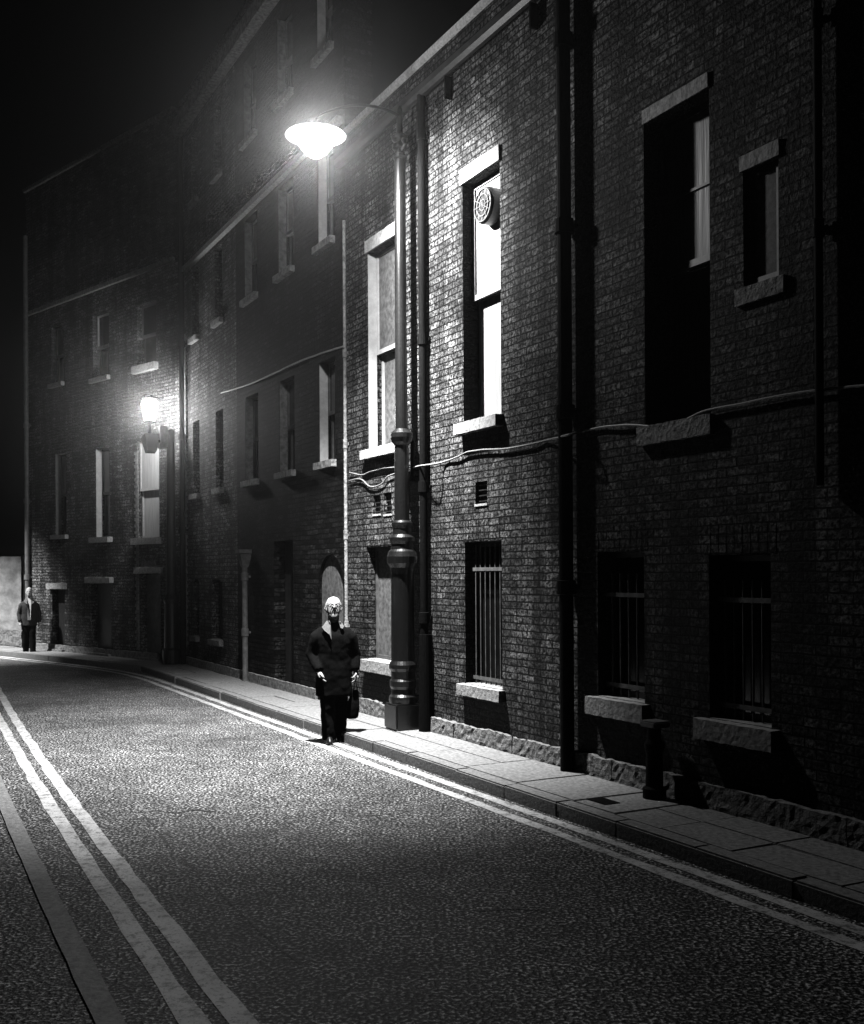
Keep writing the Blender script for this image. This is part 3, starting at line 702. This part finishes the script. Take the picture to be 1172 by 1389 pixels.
# ------------------------------------------------------------------ people
def remesh(o, vs, disp=0.0, smooth=2, dsize=.12):
    m = o.modifiers.new('skin', 'REMESH'); m.mode = 'VOXEL'; m.voxel_size = vs; m.use_smooth_shade = True
    s = o.modifiers.new('soft', 'SMOOTH'); s.iterations = smooth; s.factor = .5
    if disp:
        tx = bpy.data.textures.new('folds', 'CLOUDS'); tx.noise_scale = dsize
        d = o.modifiers.new('folds', 'DISPLACE'); d.texture = tx; d.strength = disp; d.mid_level = .5
def hand(bm, w_, d, side, curl):
    """palm at wrist w_, fingers along d (down), thumb to the front; curl closes the fingers"""
    w_ = Vector(w_); d = Vector(d).normalized(); inw = Vector((-side, 0, 0)); fr = Vector((0, -1, 0))
    tube(bm, [w_-d*.03, w_+d*.01, w_+d*.05, w_+d*.09], [.027, .03, .04, .037], 10, .5)
    for k, (ln, r) in enumerate(((.075, .0095), (.085, .0098), (.078, .0092), (.06, .0083))):
        b0 = w_+d*.085+fr*(.030-.02*k)
        p = [b0]; dirn = d.copy()
        for j, seg in enumerate((.45, .32, .23)):
            dirn = (dirn+inw*curl*(.45+.35*j)).normalized(); p.append(p[-1]+dirn*ln*seg)
        tube(bm, p, [r, r*.97, r*.9, r*.7], 8)
    t0 = w_+d*.025+fr*.025
    tube(bm, [t0, t0+(d*.5+fr*.8+inw*.2).normalized()*.035, t0+(d*.8+fr*.5+inw*.5*curl).normalized()*.07, t0+(d+fr*.3+inw*curl).normalized()*.088], [.013, .0125, .011, .008], 8)
def person(name, loc, rz, H, label, o):
    root = empty(name, loc, rz); tag(root, label, 'person')
    s = H/1.76; S = lambda p: (p[0]*s, p[1]*s, p[2]*s)
    J = o['joints']; bm = bmesh.new(); hk = o.get('head', 1.08)
    def hs(p):         # head drawn a little larger above the neck
        if abs(p.x) > .13 or p.z < 1.47: return p
        k = min(1, (p.z-1.47)/.05); q = 1+(hk-1)*k; t = o.get('nod', .0)*k; y, z = p.y*q, (p.z-1.49)*q - .022*k
        return Vector((p.x*q, y*math.cos(t)+z*math.sin(t), 1.49-y*math.sin(t)+z*math.cos(t)))
    # torso and limbs (front is -y, the viewer's right is +x)
    loft(bm, [(0, 0, .86, .13, .10), (0, 0, .95, .165, .11), (0, .0, 1.08, .135, .095), (0, .0, 1.25, .165, .11), (0, .005, 1.38, .17, .10), (0, .01, 1.44, .12, .075), (0, .01, 1.475, .07, .06)], 20)
    tube(bm, [(0, .012, 1.43), (0, .0, 1.50), (0, -.012, 1.58)], [.07, .062, .060], 12)
    hx, hy, ht_ = 0, -.035, 1.535      # chin height
    loft(bm, [(0, hy-.05, 1.528, .018, .016), (0, hy-.045, 1.535, .034, .034), (0, hy-.03, 1.555, .052, .056), (0, hy-.018, 1.585, .063, .076), (0, hy-.006, 1.62, .070, .090),
              (0, hy+.0, 1.655, .075, .097), (0, hy+.006, 1.69, .0765, .098), (0, hy+.008, 1.72, .069, .088), (0, hy+.008, 1.745, .048, .062), (0, hy+.008, 1.758, .018, .026)], 24)
    tube(bm, [(0, hy-.088, 1.66), (0, hy-.108, 1.625), (0, hy-.102, 1.612)], [.008, .014, .010], 8)       # nose
    tube(bm, [(-.028, hy-.088, 1.668), (0, hy-.094, 1.671), (.028, hy-.088, 1.668)], .010, 8)              # brow
    tube(bm, [(-.022, hy-.073, 1.578), (0, hy-.084, 1.580), (.022, hy-.073, 1.578)], .007, 8)              # lips
    for sd in (-1, 1): tube(bm, [(sd*.076, hy+.004, 1.605), (sd*.084, hy+.010, 1.635), (sd*.080, hy+.012, 1.662)], [.009, .014, .009], 8)
    for sd, key in ((-1, 'L'), (1, 'R')):
        a = J['arm'+key]; tube(bm, [(sd*.12, .01, 1.36), a[0], a[1], a[2]], [.04, .045, .034, .026], 12)
        d = Vector(a[2])-Vector(a[1]); hand(bm, a[2], d, sd, o['curl'][0 if sd < 0 else 1])
        g = J['leg'+key]; tube(bm, [(sd*.08, 0, .92), (sd*.09, 0, .84), g[0], g[1]], [.07, .07, .045, .034], 14)
        f = Vector(g[1]); tube(bm, [f+Vector((0, .045, -.03)), f+Vector((0, -.02, -.035)), f+Vector((0, -.13, -.055))], [.03, .035, .025], 10)
    for v in bm.verts: v.co *= s
    for v in bm.verts: v.co = hs(v.co/s)*s
    body = obj('body', bm, 'skin', root, True); remesh(body, .0065, smooth=3)
    # eyes
    for sd in (-1, 1):
        bm = bmesh.new(); bmesh.ops.create_icosphere(bm, subdivisions=2, radius=.011*s)
        for v in bm.verts: v.co = (v.co+hs(Vector((sd*.031, hy-.082, 1.647)))*s)
        obj('eye', bm, 'dark_paint', root, True)
    # hair: fringe round back and sides
    bm = bmesh.new()
    R = []
    for z, rx, ry, cy in ((1.585, .062, .055, .035), (1.61, .079, .075, .028), (1.65, .084, .088, .020), (1.685, .083, .094, .018), (1.71, .072, .086, .016), (1.72, .05, .06, .012)):
        R.append((0, hy+cy, z, rx, ry))
    loft(bm, R, 24)
    for v in bm.verts:
        if v.co.y < hy-.01: v.co.y = hy-.01+(v.co.y-hy+.01)*.12; v.co.x *= .93
        v.co += noise.noise_vector(v.co*45)*.004; v.co = hs(v.co)*s
    obj('hair', bm, o.get('hair', 'hair'), root, True)
    if o.get('lit_chin'):  # pale chin piece added so the lower face looks lit
        bm = bmesh.new()
        loft(bm, [(0, hy-.05, 1.495, .014, .014), (0, hy-.055, 1.515, .030, .028), (0, hy-.05, 1.54, .044, .042), (0, hy-.035, 1.565, .054, .052), (0, hy-.025, 1.585, .056, .045)], 20)
        for v in bm.verts: v.co += noise.noise_vector(v.co*50)*.004; v.co = hs(v.co)*s
        obj('lit_chin', bm, 'lit_chin', root, True)
    if o.get('glasses'):
        bm = bmesh.new()
        for sd in (-1, 1):
            tube(bm, [(sd*.034+.027*math.cos(q), hy-.106, 1.647+.018*math.sin(q)) for q in (2*math.pi*k/12 for k in range(13))], .0035, 6, caps=False)
            tube(bm, [(sd*.062, hy-.1, 1.65), (sd*.083, hy-.05, 1.65), (sd*.086, hy+.01, 1.645)], .004, 6)
        tube(bm, [(-.012, hy-.106, 1.65), (.012, hy-.106, 1.65)], .004, 6)
        for v in bm.verts: v.co = hs(v.co)*s
        obj('glasses', bm, 'shoe', root)
    # coat: skirt + chest + sleeves as one soft surface
    hem = o['hem']; bm = bmesh.new(); fl_ = o.get('flare', .02)
    loft(bm, [(0, .0, hem, .215+fl_, .16), (0, .0, hem+.03, .212+fl_, .158), (0, 0, .9, .22, .15), (0, 0, 1.05, .213, .145), (0, 0, 1.22, .222, .14), (0, .0, 1.32, .215, .13), (0, .005, 1.38, .185, .115), (0, .012, 1.425, .14, .098), (0, .014, 1.455, .105, .085), (0, .012, 1.49, .078, .075)], 28, 2.2)
    for sd, key in ((-1, 'L'), (1, 'R')):
        a = J['arm'+key]; A0 = Vector((sd*.135, .01, 1.365)); w_ = Vector(a[1])+(Vector(a[2])-Vector(a[1]))*.95
        tube(bm, [A0, Vector(a[0])+Vector((0, 0, .0)), Vector(a[1]), w_], [.068, .080, .070, .056], 16)
    for v in bm.verts: v.co *= s
    coat = obj('coat', bm, o['coat'], root, True); remesh(coat, .013, .03, 5, .2)
    # lapels and shirt front
    for sd in (-1, 1):
        bm = bmesh.new()
        if o.get('nod') > .15 and sd > 0: pts = [(.055, 1.49, 0), (.085, 1.485, 0), (.12, 1.43, 0), (.10, 1.40, 0), (.075, 1.41, 0)]
        else: pts = [(sd*.045, 1.495, .0), (sd*.09, 1.495, .05), (sd*.15, 1.42, .0), (sd*.12, 1.38, -.0), (sd*.06, 1.33, 0), (sd*.04, 1.27, 0)]
        def front(x, z): return -(.165-.35*abs(x)**1.3*1.2) + max(0, z-1.36)*.55
        a_ = [(x, front(x, z)-.004, z) for x, z, _ in pts]
        V1 = [bm.verts.new(p) for p in a_]; V2 = [bm.verts.new((p[0], p[1]+.012, p[2])) for p in a_]
        n = len(pts)
        for k in range(n): bm.faces.new((V1[k], V1[(k+1) % n], V2[(k+1) % n], V2[k]))
        bm.faces.new(V1[::-1]); bm.faces.new(V2)
        for v in bm.verts: v.co *= s
        obj('lapel', bm, o['lapel'], root)
    if o.get('shirt'):
        bm = bmesh.new()
        def fy(x, z): return -(.172-.35*abs(x)**1.3) + max(0, z-1.36)*.6
        pts = [(-.045, 1.49), (.045, 1.49), (.05, 1.3), (.045, 1.1), (.04, .93), (-.045, .93), (-.05, 1.15), (-.05, 1.3)]
        V1 = [bm.verts.new((x, fy(x, z), z)) for x, z in pts]; V2 = [bm.verts.new((x, fy(x, z)+.03, z)) for x, z in pts]; n = len(pts)
        for k in range(n): bm.faces.new((V1[k], V1[(k+1) % n], V2[(k+1) % n], V2[k]))
        bm.faces.new(V1[::-1]); bm.faces.new(V2)
        for v in bm.verts: v.co *= s
        obj('shirt', bm, o['shirt'], root)
    bm = bmesh.new()
    for sd, key in ((-1, 'L'), (1, 'R')):
        g = J['leg'+key]; f = Vector(g[1])
        tube(bm, [(sd*.08, 0, .98), (sd*.095, 0, .86), Vector(g[0])+Vector((0, 0, .12)), Vector(g[0]), Vector(g[0]).lerp(f, .6), f+Vector((0, .004, -.05))], [.10, .105, .096, .090, .086, .086], 16)
    for v in bm.verts: v.co *= s
    tr = obj('trousers', bm, o['trousers'], root, True); remesh(tr, .012, .022, 3, .09)
    for sd, key in ((-1, 'L'), (1, 'R')):
        f = Vector(J['leg'+key][1]); bm = bmesh.new()
        z0_ = f.z-.09
        loft(bm, [(f.x, f.y-.05, z0_, .045, .135), (f.x, f.y-.05, z0_+.02, .05, .14), (f.x, f.y-.045, z0_+.05, .045, .125), (f.x, f.y-.01, z0_+.085, .04, .075), (f.x, f.y+.005, z0_+.12, .038, .05)], 20)
        for v in bm.verts: v.co *= s
        obj('shoe', bm, 'shoe', root, True)
    return root, s
g1p = ground(452, 1009)
near = dict(lit_chin=True, head=1.17, nod=.22, hem=.57, coat='coat', lapel='collar', trousers='coat', glasses=True, curl=(.5, 1.1), flare=.015,
            joints=dict(armL=[(-.21, .0, 1.29), (-.275, .02, 1.08), (-.19, -.12, .88)], armR=[(.21, .0, 1.29), (.26, .03, 1.06), (.265, -.03, .87)],
                        legL=[(-.085, -.04, .5), (-.07, -.06, .09)], legR=[(.085, .02, .5), (.07, .10, .09)]))
face = math.atan2(g1p.x, g1p.y)
root1, s1 = person('person', (g1p.x, g1p.y+.14, 0.0), -face*.6+.12, 1.74, 'white haired man in glasses and long dark overcoat walking towards the camera beside the kerb', near)
root1.scale = (1, 1, 1)
g2p = ground(40, 890)
far = dict(head=1.1, nod=.1, hem=.78, coat='jacket', lapel='collar', trousers='coat', shirt='shirt', curl=(.4, .4), flare=.0,
           joints=dict(armL=[(-.21, .0, 1.29), (-.275, .02, 1.08), (-.25, -.07, .88)], armR=[(.21, .0, 1.29), (.265, .03, 1.08), (.27, -.02, .86)],
                       legL=[(-.09, -.02, .5), (-.10, .08, .09)], legR=[(.09, -.08, .5), (.10, -.14, .09)]))
root2, s2_ = person('person', (g2p.x, g2p.y, 0.0), .35, 1.74, 'distant man in an open dark jacket over a pale shirt at far left', far)
# carrier bag in the near man's hand
R = Matrix.Rotation(root1.rotation_euler.z, 4, 'Z')
hp = Vector(root1.location)+R @ Vector((.262, -.035, .77))*s1
bag = empty('carrier_bag', (hp.x, hp.y, hp.z-.62), root1.rotation_euler.z)
tag(bag, 'slack dark carrier bag hanging from the walking man\'s hand', 'bag')
bm = bmesh.new(); loft(bm, [(-.05, 0, .14, .05, .03), (-.045, 0, .16, .075, .05), (-.04, 0, .24, .08, .055), (-.025, 0, .34, .075, .05), (-.01, 0, .44, .055, .035), (0, 0, .49, .035, .025)], 24, 2.6)
b_ = obj('sack', bm, 'coat', bag, True); remesh(b_, .012, .02, 2)
bm = bmesh.new(); tube(bm, [(-.03, 0, .45), (-.015, 0, .55), (0, 0, .61), (.012, 0, .55), (.03, 0, .45)], .006, 8, 1.8); obj('handle', bm, 'coat', bag)

# ------------------------------------------------------------------ thin night haze
bm = bmesh.new(); box(bm, -22, 14, -2, 42, -1.0, 14.0)
hz = obj('haze', bm, 'iron'); hz.data.materials.clear(); tag(hz, kind='stuff')
m = bpy.data.materials.new('night_haze'); m.use_nodes = True; t = m.node_tree; t.nodes.clear()
o = N(t, 'ShaderNodeOutputMaterial'); v = N(t, 'ShaderNodeVolumePrincipled'); v.inputs['Color'].default_value = (.9, .9, .9, 1); v.inputs['Density'].default_value = .0042
v.inputs['Anisotropy'].default_value = 0.94
t.links.new(v.outputs[0], o.inputs['Volume']); hz.data.materials.append(m)
root2.scale = (.88, .95, 1)
